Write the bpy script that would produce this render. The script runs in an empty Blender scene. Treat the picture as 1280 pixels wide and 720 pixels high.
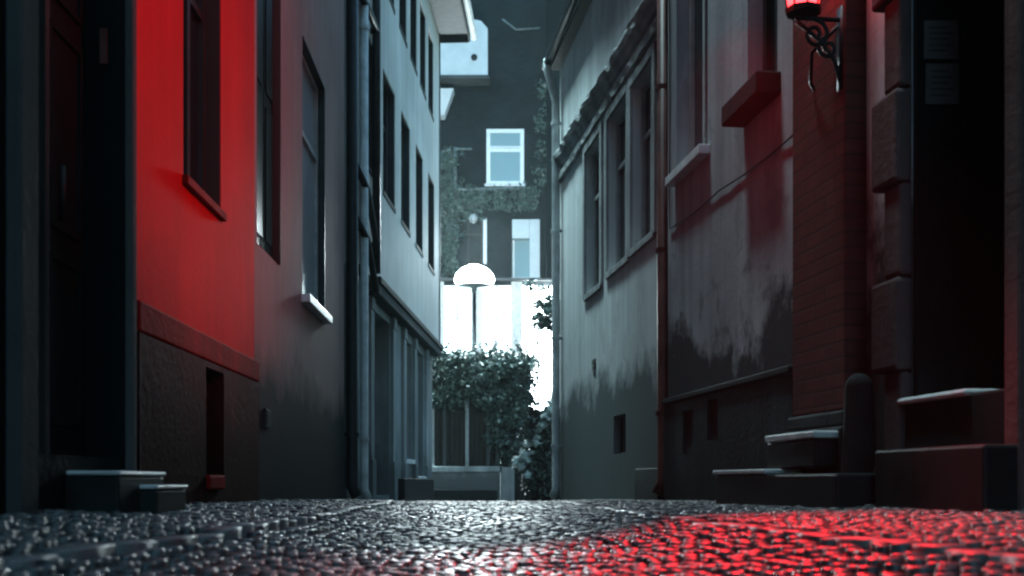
import bpy, math, random
import numpy as np
from mathutils import Vector
random.seed(7); RNG = np.random.default_rng(11)
SC = bpy.context.scene
COL = SC.collection
R = math.radians
HAZE = .0006
CZ = 0.45           # camera height above the road below it
FPX = 1400.0; HX, HY = 640.0, 600.0     # focal length and horizon in photo pixels (1280 wide)

# ------------------------------------------------------------------ helpers
class MB:
    def __init__(s): s.v = []; s.f = []; s.m = []
    def quad(s, a, b, c, d, mi=0):
        n = len(s.v); s.v += [tuple(a), tuple(b), tuple(c), tuple(d)]; s.f.append((n, n+1, n+2, n+3)); s.m.append(mi)
    def tri(s, a, b, c, mi=0):
        n = len(s.v); s.v += [tuple(a), tuple(b), tuple(c)]; s.f.append((n, n+1, n+2)); s.m.append(mi)
    def hexa(s, p, mi=0):      # p: 8 points, bottom ring 0-3, top ring 4-7
        n = len(s.v); s.v += [tuple(q) for q in p]
        for f in ((3,2,1,0),(4,5,6,7),(0,1,5,4),(1,2,6,5),(2,3,7,6),(3,0,4,7)):
            s.f.append(tuple(n+i for i in f)); s.m.append(mi)
    def box(s, x0, x1, y0, y1, z0, z1, mi=0):
        s.hexa([(x0,y0,z0),(x1,y0,z0),(x1,y1,z0),(x0,y1,z0),(x0,y0,z1),(x1,y0,z1),(x1,y1,z1),(x0,y1,z1)], mi)
    def tube(s, pts, r, n=10, cap=True, mi=0):
        pts = [Vector(p) for p in pts]; rs = r if isinstance(r, (list, tuple)) else [r]*len(pts)
        base = len(s.v); prev = None
        for i, p in enumerate(pts):
            a = pts[max(i-1, 0)]; b = pts[min(i+1, len(pts)-1)]
            t = (b-a).normalized()
            if prev is None:
                up = Vector((0,0,1)) if abs(t.z) < .9 else Vector((1,0,0))
                x = t.cross(up).normalized()
            else:
                x = (prev - t*prev.dot(t)).normalized()
            prev = x; y = t.cross(x)
            for k in range(n):
                an = 2*math.pi*k/n
                s.v.append(tuple(p + (x*math.cos(an)+y*math.sin(an))*rs[i]))
        for i in range(len(pts)-1):
            for k in range(n):
                a = base+i*n+k; b = base+i*n+(k+1) % n
                s.f.append((a, b, b+n, a+n)); s.m.append(mi)
        if cap:
            s.f.append(tuple(base+k for k in range(n))[::-1]); s.m.append(mi)
            s.f.append(tuple(base+(len(pts)-1)*n+k for k in range(n))); s.m.append(mi)
    def lathe(s, c, prof, n=24, mi=0):
        c = Vector(c); base = len(s.v)
        for (r, z) in prof:
            for k in range(n):
                an = 2*math.pi*k/n
                s.v.append((c.x+r*math.cos(an), c.y+r*math.sin(an), c.z+z))
        for i in range(len(prof)-1):
            for k in range(n):
                a = base+i*n+k; b = base+i*n+(k+1) % n
                s.f.append((a, b, b+n, a+n)); s.m.append(mi)
        s.f.append(tuple(base+k for k in range(n))[::-1]); s.m.append(mi)
        s.f.append(tuple(base+(len(prof)-1)*n+k for k in range(n))); s.m.append(mi)
    def build(s, name, mat, parent=None, smooth=False, bevel=0.0):
        me = bpy.data.meshes.new(name)
        org = Vector((0,0,0))
        if parent is not None: org = Vector(parent.get('_o', (0,0,0)))
        vs = [(v[0]-org.x, v[1]-org.y, v[2]-org.z) for v in s.v]
        me.from_pydata(vs, [], s.f)
        mats = mat if isinstance(mat, (list, tuple)) else [mat]
        for m_ in mats: me.materials.append(m_)
        me.polygons.foreach_set('material_index', s.m)
        if smooth: me.polygons.foreach_set('use_smooth', [True]*len(s.f))
        me.update()
        o = bpy.data.objects.new(name, me); COL.objects.link(o)
        if parent is not None:
            o.parent = parent; o['_o'] = tuple(org)
        if bevel:
            b = o.modifiers.new('bevel', 'BEVEL'); b.width = bevel; b.segments = 2; b.limit_method = 'ANGLE'; b.angle_limit = R(40)
        return o

def thing(name, label, cat, loc, group=None, kind=None):
    o = bpy.data.objects.new(name, None); COL.objects.link(o); o.location = loc
    o.empty_display_size = .2
    o['_o'] = tuple(loc); o['label'] = label; o['category'] = cat
    if group: o['group'] = group
    return o
def tag(o, label, cat, group=None):
    o['label'] = label; o['category'] = cat
    if group: o['group'] = group
    return o
def struct(o): o['kind'] = 'structure'; return o

# wall frames: plan lines facing the alley
class Frame:
    """a vertical wall plane in plan: origin O, direction T (away from the viewer), outward normal N (into the alley)"""
    def __init__(s, p0, p1, side):
        s.O = Vector((p0[0], p0[1], 0)); t = Vector((p1[0]-p0[0], p1[1]-p0[1], 0)); s.T = t.normalized()
        s.N = Vector((s.T.y, -s.T.x, 0)) if side == 'L' else Vector((-s.T.y, s.T.x, 0))
    def u(s, px, n=0.0):       # distance along the wall seen in direction px of the photograph
        k = (px-HX)/FPX; o = s.O + s.N*n
        return (k*o.y - o.x)/(s.T.x - k*s.T.y)
    def P(s, u, n, z): q = s.O + s.T*u + s.N*n; return (q.x, q.y, z)
    def z(s, px, py, n=0.0):
        y = (s.O + s.N*n + s.T*s.u(px, n)).y
        return CZ + (HY-py)*y/FPX
    def box(s, mb, u0, u1, n0, n1, z0, z1, mi=0):
        P = s.P
        mb.hexa([P(u0,n0,z0),P(u1,n0,z0),P(u1,n1,z0),P(u0,n1,z0),P(u0,n0,z1),P(u1,n0,z1),P(u1,n1,z1),P(u0,n1,z1)], mi)
def pw(px, s): return ((px-HX)/s, FPX/s)
sL = lambda x: .687*(609-x)
sC = lambda x: .45*(703.3-x)
sR = lambda x: .4043*(x-460)
FL = Frame(pw(100, sL(100)), pw(430, sL(430)), 'L')
FC = Frame(pw(448, sC(448)), pw(550, sC(550)), 'L')
FR = Frame(pw(1250, sR(1250)), pw(700, sR(700)), 'R')

# ------------------------------------------------------------------ materials
def newmat(name):
    m = bpy.data.materials.new(name); m.use_nodes = True
    nt = m.node_tree; nt.nodes.clear()
    out = nt.nodes.new('ShaderNodeOutputMaterial'); b = nt.nodes.new('ShaderNodeBsdfPrincipled')
    nt.links.new(b.outputs[0], out.inputs[0])
    return m, nt, b
def node(nt, t, **kw):
    n = nt.nodes.new(t)
    for k, v in kw.items():
        if k in n.inputs.keys(): n.inputs[k].default_value = v
        else: setattr(n, k, v)
    return n
def ramp(nt, fac, stops):
    r = nt.nodes.new('ShaderNodeValToRGB'); e = r.color_ramp.elements
    while len(e) < len(stops): e.new(.5)
    for i, (p, c) in enumerate(stops):
        e[i].position = p; e[i].color = c if len(c) == 4 else (*c, 1)
    nt.links.new(fac, r.inputs[0]); return r.outputs[0]
def pos(nt, scale=(1,1,1)):
    g = nt.nodes.new('ShaderNodeNewGeometry'); mp = nt.nodes.new('ShaderNodeMapping'); mp.inputs['Scale'].default_value = scale
    nt.links.new(g.outputs['Position'], mp.inputs[0]); return mp.outputs[0]
def mix(nt, fac, a, b, mode='MIX'):
    m = nt.nodes.new('ShaderNodeMix'); m.data_type = 'RGBA'; m.blend_type = mode
    for sock, val in ((m.inputs[0], fac), (m.inputs[6], a), (m.inputs[7], b)):
        if hasattr(val, 'is_linked'): nt.links.new(val, sock)
        elif isinstance(val, (int, float)): sock.default_value = val
        else: sock.default_value = (*val, 1) if len(val) == 3 else val
    return m.outputs[2]
def math_(nt, op, a, b=0.0, clamp=False):
    m = nt.nodes.new('ShaderNodeMath'); m.operation = op; m.use_clamp = clamp
    for i, v in enumerate((a, b)):
        if hasattr(v, 'is_linked'): nt.links.new(v, m.inputs[i])
        else: m.inputs[i].default_value = v
    return m.outputs[0]
def noise(nt, vec, scale, detail=5, rough=.55, dist=0.0):
    n = node(nt, 'ShaderNodeTexNoise'); n.inputs['Scale'].default_value = scale; n.inputs['Detail'].default_value = detail
    n.inputs['Roughness'].default_value = rough; n.inputs['Distortion'].default_value = dist
    nt.links.new(vec, n.inputs['Vector']); return n.outputs['Fac']
def zcoord(nt):
    g = nt.nodes.new('ShaderNodeNewGeometry'); s = nt.nodes.new('ShaderNodeSeparateXYZ'); nt.links.new(g.outputs['Position'], s.inputs[0])
    return s.outputs

def plaster(name, base, dark=.55, damp_shade=None, streak=.5, rough=.75, bump=.25, damp_shade_col=None, soft=.5, peel=0.0):
    """old render: cloudy tone, thin vertical run marks, a rising wet stain that also paints shade, with a wandering edge; damp = its height"""
    m, nt, b = newmat(name)
    cloud = noise(nt, pos(nt), 1.1, 6, .6)
    st = noise(nt, pos(nt, (3.4, 3.4, .16)), 1.5, 7, .62)
    fine = noise(nt, pos(nt), 26, 4, .6)
    c = mix(nt, ramp(nt, cloud, [(.3, (0,0,0)), (.7, (1,1,1))]), tuple(x*dark for x in base), base)
    sm = ramp(nt, st, [(.30, (0,0,0)), (.68, (1,1,1))])
    c = mix(nt, math_(nt, 'MULTIPLY', math_(nt, 'SUBTRACT', 1.0, sm), streak), c, tuple(x*dark*.55 for x in base))
    c = mix(nt, math_(nt, 'MULTIPLY', fine, .35), c, tuple(x*.6 for x in base))
    # patches where the top coat has come away, with ragged edges
    if peel:
        pn = noise(nt, pos(nt, (1, 1, .7)), 1.9, 8, .62, .35)
        pf = ramp(nt, pn, [(.555, (0,0,0)), (.575, (1,1,1))])
        c = mix(nt, math_(nt, 'MULTIPLY', pf, peel), c, tuple(x*.42 for x in base))
    rg = rough
    if damp_shade is not None:
        z = zcoord(nt)[2]
        wob = math_(nt, 'MULTIPLY', math_(nt, 'SUBTRACT', noise(nt, pos(nt, (1, 1, .85)), 1.25, 8, .68), .5), 2.0*soft)
        edge = math_(nt, 'ADD', math_(nt, 'SUBTRACT', damp_shade, z), wob)
        f = ramp(nt, math_(nt, 'ADD', math_(nt, 'MULTIPLY', edge, 1.5), .5), [(.25, (0,0,0)), (.75, (1,1,1))])
        dc = damp_shade_col or tuple(x*.3 for x in base)
        c = mix(nt, math_(nt, 'MULTIPLY', f, .97), c, dc)
        rr = nt.nodes.new('ShaderNodeMapRange'); nt.links.new(f, rr.inputs[0]); rr.inputs[3].default_value = rough; rr.inputs[4].default_value = .68
        nt.links.new(rr.outputs[0], b.inputs['Roughness'])
    else: b.inputs['Roughness'].default_value = rg
    b.inputs['Specular IOR Level'].default_value = .015
    nt.links.new(c, b.inputs['Base Color'])
    bp = nt.nodes.new('ShaderNodeBump'); bp.inputs['Strength'].default_value = bump; bp.inputs['Distance'].default_value = .02
    h = math_(nt, 'ADD', fine, math_(nt, 'MULTIPLY', cloud, 1.5)); nt.links.new(h, bp.inputs['Height'])
    nt.links.new(bp.outputs[0], b.inputs['Normal'])
    return m
def simple(name, col, rough=.5, metal=0.0, var=.35, scale=8, bump=.1, stretch=(1,1,1)):
    m, nt, b = newmat(name); b.inputs['Specular IOR Level'].default_value = .12 if max(col) < .1 else .35
    n = noise(nt, pos(nt, stretch), scale, 5, .6)
    c = mix(nt, ramp(nt, n, [(.3, (0,0,0)), (.7, (1,1,1))]), tuple(x*(1-var) for x in col), tuple(min(1, x*(1+var*.5)) for x in col))
    nt.links.new(c, b.inputs['Base Color']); b.inputs['Roughness'].default_value = rough; b.inputs['Metallic'].default_value = metal
    bp = nt.nodes.new('ShaderNodeBump'); bp.inputs['Strength'].default_value = bump; bp.inputs['Distance'].default_value = .01
    nt.links.new(n, bp.inputs['Height']); nt.links.new(bp.outputs[0], b.inputs['Normal'])
    return m
def emit(name, col, strength, var=0.0):
    m, nt, b = newmat(name)
    b.inputs['Base Color'].default_value = (.6,.6,.6,1); b.inputs['Roughness'].default_value = .4
    if var:
        n = noise(nt, pos(nt), .55, 4)
        c = mix(nt, ramp(nt, n, [(.35, (0,0,0)), (.65, (1,1,1))]), tuple(x*(1-var) for x in col), col)
        nt.links.new(c, b.inputs['Emission Color'])
    else: b.inputs['Emission Color'].default_value = (*col, 1)
    b.inputs['Emission Strength'].default_value = strength
    return m
def glassy(name, col, rough=.08, var=.4):
    m, nt, b = newmat(name)
    n = noise(nt, pos(nt), 1.3, 3)
    c = mix(nt, n, tuple(x*(1-var) for x in col), tuple(x*(1+var) for x in col)); nt.links.new(c, b.inputs['Base Color'])
    b.inputs['Roughness'].default_value = rough; b.inputs['IOR'].default_value = 1.45; b.inputs['Specular IOR Level'].default_value = .3
    bp = nt.nodes.new('ShaderNodeBump'); bp.inputs['Strength'].default_value = .06; bp.inputs['Distance'].default_value = .02
    nt.links.new(noise(nt, pos(nt), 2.5, 2), bp.inputs['Height']); nt.links.new(bp.outputs[0], b.inputs['Normal'])
    return m
def brickmat(name, c1, c2, mortar, plane='xz', bw=.24, bh=.075, rough=.8):
    m, nt, b = newmat(name)
    s = zcoord(nt); cb = nt.nodes.new('ShaderNodeCombineXYZ')
    nt.links.new(s[0] if plane == 'xz' else s[1], cb.inputs[0]); nt.links.new(s[2], cb.inputs[1])
    br = nt.nodes.new('ShaderNodeTexBrick'); nt.links.new(cb.outputs[0], br.inputs['Vector'])
    br.inputs['Color1'].default_value = (*c1, 1); br.inputs['Color2'].default_value = (*c2, 1); br.inputs['Mortar'].default_value = (*mortar, 1)
    br.inputs['Scale'].default_value = 1; br.inputs['Brick Width'].default_value = bw; br.inputs['Row Height'].default_value = bh; br.inputs['Mortar Size'].default_value = .008
    br.inputs['Bias'].default_value = -.2
    n = noise(nt, pos(nt), 1.3, 6, .65)
    c = mix(nt, ramp(nt, n, [(.35, (0,0,0)), (.7, (1,1,1))]), br.outputs['Color'], (c1[0]*.45, c1[1]*.45, c1[2]*.45))
    nt.links.new(c, b.inputs['Base Color']); b.inputs['Roughness'].default_value = rough; b.inputs['Specular IOR Level'].default_value = .1
    bp = nt.nodes.new('ShaderNodeBump'); bp.inputs['Strength'].default_value = .6; bp.inputs['Distance'].default_value = .01; bp.invert = True
    nt.links.new(br.outputs['Fac'], bp.inputs['Height']); nt.links.new(bp.outputs[0], b.inputs['Normal'])
    return m
def cobble_mat(name, base=(.045,.05,.052), rough=(.25,.5)):
    m, nt, b = newmat(name)
    at = nt.nodes.new('ShaderNodeAttribute'); at.attribute_name = 'stone'
    n = noise(nt, pos(nt), 45, 4, .6)
    c = mix(nt, at.outputs['Fac'], tuple(x*.55 for x in base), tuple(x*1.7 for x in base))
    c = mix(nt, math_(nt, 'MULTIPLY', n, .5), c, tuple(x*.5 for x in base))
    nt.links.new(c, b.inputs['Base Color'])
    wet = noise(nt, pos(nt), 2.2, 4, .6)
    rr = nt.nodes.new('ShaderNodeMapRange'); nt.links.new(wet, rr.inputs[0]); rr.inputs[1].default_value = .35; rr.inputs[2].default_value = .65
    rr.inputs[3].default_value = rough[0]; rr.inputs[4].default_value = rough[1]
    nt.links.new(rr.outputs[0], b.inputs['Roughness']); b.inputs['IOR'].default_value = 1.5
    b.inputs['Specular IOR Level'].default_value = .5
    bp = nt.nodes.new('ShaderNodeBump'); bp.inputs['Strength'].default_value = .15; bp.inputs['Distance'].default_value = .004
    nt.links.new(n, bp.inputs['Height']); nt.links.new(bp.outputs[0], b.inputs['Normal'])
    return m
def leafmat(name, col, rough=.4, trans=0):
    m, nt, b = newmat(name)
    n = noise(nt, pos(nt), 6, 3)
    c = mix(nt, n, tuple(x*.5 for x in col), tuple(x*1.5 for x in col)); nt.links.new(c, b.inputs['Base Color'])
    b.inputs['Roughness'].default_value = rough; b.inputs['Subsurface Weight'].default_value = 0
    if trans:
        t = nt.nodes.new('ShaderNodeBsdfTranslucent'); nt.links.new(c, t.inputs[0]); mx_ = nt.nodes.new('ShaderNodeMixShader'); mx_.inputs[0].default_value = trans
        nt.links.new(b.outputs[0], mx_.inputs[1]); nt.links.new(t.outputs[0], mx_.inputs[2])
        nt.links.new(mx_.outputs[0], [n_ for n_ in nt.nodes if n_.type == 'OUTPUT_MATERIAL'][0].inputs[0])
    return m

M = {}
M['red'] = plaster('red_render', (.60,.018,.020), dark=.68, streak=.5, bump=.12, peel=.2)
M['red_plinth'] = plaster('red_house_plinth', (.075,.014,.013), dark=.45, damp_shade=.75, streak=.8, rough=.7, peel=.7)
M['red_band'] = plaster('red_house_band', (.34,.014,.015), dark=.3, streak=.95, peel=.7)
M['grey'] = plaster('warm_grey_render', (.36,.26,.25), dark=.75, damp_shade=1.2, streak=.35, bump=.15, soft=.45, peel=.15, damp_shade_col=(.02,.027,.028))
M['cream'] = plaster('pale_grey_render', (.66,.66,.63), dark=.7, streak=.5, bump=.12)
M['cream_low'] = plaster('weathered_pale_render', (.36,.38,.38), dark=.45, damp_shade=.7, streak=.8, soft=.9)
M['pale'] = plaster('white_grey_render', (.70,.74,.74), dark=.75, damp_shade=1.45, streak=.6, soft=.8, damp_shade_col=(.10,.12,.12), bump=.15, peel=.3)  # stain zone raised to paint the fade from lit top to shaded foot
M['rgrey'] = plaster('stained_grey_render', (.46,.50,.53), dark=.5, damp_shade=1.5, streak=.7, soft=1.6, damp_shade_col=(.04,.046,.048), bump=.15, peel=.6)
M['rplinth'] = plaster('dark_stone_plinth', (.04,.05,.052), dark=.6, streak=.6, rough=.6)
M['rplinth_d'] = simple('black_wet_stone', (.012,.014,.015), rough=.85, var=.4, bump=.5)
M['dark'] = plaster('dark_painted_render', (.008,.013,.014), dark=.6, streak=.5, rough=.6)
M['dark_end'] = plaster('jamb_shade_brown', (.07,.05,.048), dark=.6, streak=.5, rough=.6)  # dark tone that stands for shade on the window jambs
M['stone'] = plaster('portal_sandstone', (.13,.10,.10), dark=.45, streak=.7)
M['step'] = simple('lit_step_edge', (.52,.55,.55), rough=.28, var=.35, scale=6)  # pale tone paints the light caught along step edges
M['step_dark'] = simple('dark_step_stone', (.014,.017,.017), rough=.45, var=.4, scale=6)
M['pier'] = brickmat('dark_red_brick', (.11,.035,.03), (.075,.025,.022), (.05,.025,.022), plane='yz')
M['brick'] = brickmat('dark_brick', (.013,.020,.022), (.005,.009,.010), (.020,.024,.026))
M['string'] = plaster('worn_moulding', (.56,.59,.59), dark=.35, streak=.9, bump=.7)
M['trimdark'] = plaster('dark_moulding', (.10,.11,.11), dark=.5, streak=.6)
M['sill'] = simple('pale_sill_stone', (.62,.64,.64), rough=.35, var=.3, scale=12)
M['frame_w'] = simple('white_window_paint', (.72,.74,.74), rough=.4, var=.12)
M['frame_g'] = simple('grey_window_paint', (.30,.32,.32), rough=.45, var=.3)
M['frame_d'] = simple('dark_window_paint', (.03,.035,.036), rough=.4, var=.3)
M['glass'] = glassy('dark_glass', (.012,.016,.018))
M['curtain'] = glassy('curtained_glass', (.26,.31,.33), rough=.2, var=.15)
M['blind'] = glassy('blind_behind_glass', (.20,.30,.33), rough=.18, var=.1)
M['void'] = simple('unlit_interior', (.006,.008,.009), rough=.9, var=.2)
M['door'] = simple('near_black_door_paint', (.006,.009,.010), rough=.35, var=.4, stretch=(8,8,.6))
M['metal_d'] = simple('dark_iron', (.02,.022,.023), rough=.4, metal=.3, var=.3)
M['pipe_d'] = simple('dark_downpipe_paint', (.022,.024,.025), rough=.35, var=.4)
M['pipe_r'] = simple('rusty_downpipe_paint', (.075,.03,.026), rough=.45, var=.6, scale=3)
M['pipe_p'] = simple('painted_zinc_pipe', (.50,.53,.53), rough=.5, metal=.0, var=.4, scale=5)
M['pipe_m'] = simple('dull_conduit', (.14,.17,.17), rough=.6, var=.5)
M['roof'] = simple('slate_roof', (.04,.045,.05), rough=.5, var=.4)
M['soffit'] = simple('soffit_boards', (.05,.055,.055), rough=.7, var=.3)
M['wood'] = simple('dark_weathered_wood', (.03,.03,.028), rough=.6, var=.5, stretch=(6,6,.5))
M['paper'] = simple('notice_paper', (.075,.085,.09), rough=.5, var=.15)
M['ink'] = simple('notice_ink', (.035,.04,.045), rough=.6, var=.1)
M['white'] = simple('white_bay_render', (.50,.54,.56), rough=.6, var=.12, scale=3)
M['leaf'] = leafmat('hedge_leaf', (.05,.08,.068))
M['leaf2'] = leafmat('lit_leaf', (.75,.82,.80), .35, .6)  # pale tone paints the light on the lit leaves
M['ivy'] = leafmat('ivy_leaf', (.055,.085,.075))
M['bark'] = simple('bark', (.05,.045,.04), rough=.8, var=.4)
M['lampglass'] = emit('lit_lamp_glass', (.86,.97,1.0), 14.0)
M['panel'] = emit('lit_frosted_panes', (.60,.88,.92), 5.5, .5)
M['panel2'] = emit('lit_frosted_side_panes', (.80,.96,.98), 10.0, .15)
M['panel3'] = emit('lit_curtained_panes', (.62,.88,.91), .85, .75)
M['redglass'] = emit('lit_red_glass', (1.0,.03,.035), 2.2)
M['road'] = cobble_mat('wet_road_setts')
M['pave'] = cobble_mat('wet_pavement_setts', (.045,.05,.05), (.3,.55))
M['kerb'] = cobble_mat('kerb_granite', (.07,.075,.078), (.35,.55))

# ------------------------------------------------------------------ ground profile (heights relative to the lens, then + CZ)
def interp(x, xs, ys): return np.interp(x, xs, ys)
def roadz(Y):  return interp(Y, [-30,0,3,4,5,6.5,8.4,10,11,14,20,28,60], [-.62,-.45,-.285,-.266,-.25,-.232,-.216,-.209,-.214,-.272,-.39,-.55,-.9])
def kerbz(Y):  return interp(Y, [-30,0,2,3.4,5.7,8,11,14,20,28,60], [-.30,-.19,-.155,-.155,-.160,-.172,-.205,-.268,-.385,-.545,-.895])
def wallz(Y):  return interp(Y, [-30,0,3.3,4.6,7,9,11.4,14,20,28,60], [-.25,-.13,-.10,-.105,-.132,-.160,-.20,-.262,-.38,-.54,-.89])
def XL(Y): return interp(Y, [-30,0,2.1,3.3,5.7,9,12,16,20], [-1.4,-1.2,-1.02,-.84,-.86,-.98,-1.25,-1.3,-1.2])
def XR(Y): return interp(Y, [-30,0,2.2,3.4,4.3,5.6,8,12,16,60], [1.8,1.5,1.06,.82,.70,.57,.45,.42,.5,.9])
_aL = (FL.T.x/FL.T.y); _aR = (FR.T.x/FR.T.y)
def WL(Y): return np.where(Y < 11.9, FL.O.x + (Y-FL.O.y)*_aL, FC.O.x + (np.minimum(Y, 20.3)-FC.O.y)*FC.T.x/FC.T.y)
def WR(Y): return FR.O.x + (np.minimum(Y, 14.4)-FR.O.y)*_aR
def surf(X, Y):
    X = np.asarray(X, float); Y = np.asarray(Y, float)
    xl, xr, wl, wr = XL(Y), XR(Y), WL(Y), WR(Y)
    mid = (xl+xr)/2; hw = (xr-xl)/2
    tl = np.clip((xl-X)/np.maximum(xl-wl, .05), 0, 1); tr = np.clip((X-xr)/np.maximum(wr-xr, .05), 0, 1)
    kz, wz = kerbz(Y), wallz(Y)
    rz = roadz(Y) + np.maximum(kz-.008-roadz(Y), .002)*np.clip(np.abs((X-mid)/hw), 0, 1)**2.2
    h = np.where(X < xl, kz+(wz-kz)*tl, np.where(X > xr, kz+(wz-kz)*tr, rz))
    h = np.where(Y > 20, roadz(Y), h)
    return h + CZ

def mesh_np(name, V, F, mats, smooth, stone=None):
    me = bpy.data.meshes.new(name)
    me.vertices.add(len(V)); me.vertices.foreach_set('co', V.astype(np.float32).ravel())
    nf = len(F); k = F.shape[1]
    me.loops.add(nf*k); me.loops.foreach_set('vertex_index', F.astype(np.int32).ravel())
    me.polygons.add(nf); me.polygons.foreach_set('loop_start', (np.arange(nf)*k).astype(np.int32))
    me.polygons.foreach_set('loop_total', np.full(nf, k, np.int32))
    me.polygons.foreach_set('use_smooth', np.full(nf, smooth))
    for m_ in mats: me.materials.append(m_)
    me.update(calc_edges=True)
    if stone is not None:
        a = me.attributes.new('stone', 'FLOAT', 'POINT'); a.data.foreach_set('value', stone.astype(np.float32))
    o = bpy.data.objects.new(name, me); COL.objects.link(o)
    return o

def stones(name, cx, cy, wx, wy, ang, mat, rise=.018, depth=.05, tilt=.06):
    """setts as separate domed blocks: three rings of 8 points and a crown point, all in one paved surface"""
    n = len(cx)
    ring = np.array([(1,0),(.86,.86),(0,1),(-.86,.86),(-1,0),(-.86,-.86),(0,-1),(.86,-.86)])
    jit = 1 + RNG.normal(0, .045, (n, 8, 2))
    hz = surf(cx, cy) + RNG.normal(0, .004, n)
    tx = RNG.normal(0, tilt, n); ty = RNG.normal(0, tilt, n)
    ca, sa = np.cos(ang), np.sin(ang)
    levels = [(1.0, -depth), (.985, -rise*.75), (.84, -rise*.22), (.5, -rise*.02)]
    V = np.zeros((n, 33, 3))
    for li, (sc, dz) in enumerate(levels):
        lx = ring[None,:,0]*jit[:,:,0]*wx[:,None]*.5*sc; ly = ring[None,:,1]*jit[:,:,1]*wy[:,None]*.5*sc
        V[:, li*8:(li+1)*8, 0] = cx[:,None] + lx*ca[:,None] - ly*sa[:,None]
        V[:, li*8:(li+1)*8, 1] = cy[:,None] + lx*sa[:,None] + ly*ca[:,None]
        V[:, li*8:(li+1)*8, 2] = hz[:,None] + dz + (lx*tx[:,None] + ly*ty[:,None])*(1 if li else .3)
    V[:,32,0] = cx; V[:,32,1] = cy; V[:,32,2] = hz + rise*.06
    f = []
    for li in range(3):
        for k in range(8):
            a = li*8+k; b = li*8+(k+1) % 8; f.append((a, b, b+8, a+8))
    for k in range(0, 8, 2): f.append((24+k, 24+(k+1) % 8, 24+(k+2) % 8, 32))
    f = np.array(f)
    F = (f[None] + (np.arange(n)*33)[:,None,None]).reshape(-1, 4)
    st = np.repeat(RNG.random(n), 33)
    return mesh_np(name, V.reshape(-1,3), F, [mat], True, st)

def lay(x0f, x1f, ya, yb, pitch, arc=.05):
    cx, cy, wx, wy, an = [], [], [], [], []
    y = ya; row = 0
    while y < yb:
        py = pitch*random.uniform(.9, 1.12)
        x0 = float(x0f(y)); x1 = float(x1f(y)); x = x0 + random.uniform(0, pitch*.5)
        while x < x1 - pitch*.35:
            px = pitch*random.uniform(.85, 1.25)
            t = (x + px/2)
            off = arc*math.sin(t*4.2)
            cx.append(x+px/2); cy.append(y+off+random.gauss(0, .003)); wx.append(px*.93); wy.append(py*.92)
            an.append(math.atan(arc*4.2*math.cos(t*4.2))*.8 + random.gauss(0, .05))
            x += px
        y += py; row += 1
    return [np.array(a) for a in (cx, cy, wx, wy, an)]
ROADEND = 23.0
struct(stones('cobblestone_road', *lay(lambda y: XL(y)+.0, lambda y: XR(y), -.3, ROADEND, .047), M['road'], rise=.006, tilt=.05))
struct(stones('pavement', *lay(lambda y: WL(y)-.02, lambda y: XL(y)-.11, -.3, 13.8, .045, .012), M['pave'], rise=.005, tilt=.045))
struct(stones('pavement', *lay(lambda y: XR(y)+.11, lambda y: WR(y)+.02, -.3, 13.8, .045, .012), M['pave'], rise=.005, tilt=.045))
for fn, sg in ((XL, -1), (XR, 1)):
    cx, cy, wx, wy, an = [], [], [], [], []
    y = -1.0
    while y < 13.8:
        ln = random.uniform(.16, .26)
        cx.append(float(fn(y+ln/2)) + sg*.05); cy.append(y+ln/2); wx.append(.09); wy.append(ln*.97)
        an.append(-math.atan((float(fn(y+ln))-float(fn(y)))/ln)); y += ln
    struct(stones('kerb', *[np.array(a) for a in (cx, cy, wx, wy, an)], M['kerb'], rise=.007, depth=.10, tilt=.02))
# one ground sheet under everything, out to the horizon
def ground_mat():
    m, nt, b = newmat('earth_and_joint_grit')
    v = nt.nodes.new('ShaderNodeTexVoronoi'); v.feature = 'DISTANCE_TO_EDGE'; v.inputs['Scale'].default_value = 11
    nt.links.new(pos(nt), v.inputs['Vector'])
    f = ramp(nt, v.outputs['Distance'], [(.0, (0,0,0)), (.14, (1,1,1))])
    c = mix(nt, f, (.012,.013,.013), (.05,.053,.055)); nt.links.new(c, b.inputs['Base Color'])
    b.inputs['Roughness'].default_value = .45
    bp = nt.nodes.new('ShaderNodeBump'); bp.inputs['Strength'].default_value = .8; bp.inputs['Distance'].default_value = .02
    nt.links.new(f, bp.inputs['Height']); nt.links.new(bp.outputs[0], b.inputs['Normal']); return m
ys = np.concatenate([[-300,-120,-60], np.arange(-30, 60, .5), [60, 100, 180, 400]])
ts = np.concatenate([[-300,-120,-40,-10,-4,-2.4], np.arange(-2, 2.9, .1), [3.2, 5, 10, 40, 120, 300]])
GX, GY = np.meshgrid(ts, ys)
GZ = surf(GX, np.clip(GY, -30, 60)) - np.where((GY > -1.2) & (GY < ROADEND) & (np.abs(GX) < 2.6), .028, .01)
V = np.stack([GX, GY, GZ], -1).reshape(-1, 3)
nx, ny = len(ts), len(ys)
I = (np.arange(ny-1)[:,None]*nx + np.arange(nx-1)[None]).reshape(-1)
F = np.stack([I, I+1, I+1+nx, I+nx], -1)
struct(mesh_np('ground', V, F, [ground_mat()], True))

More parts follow.
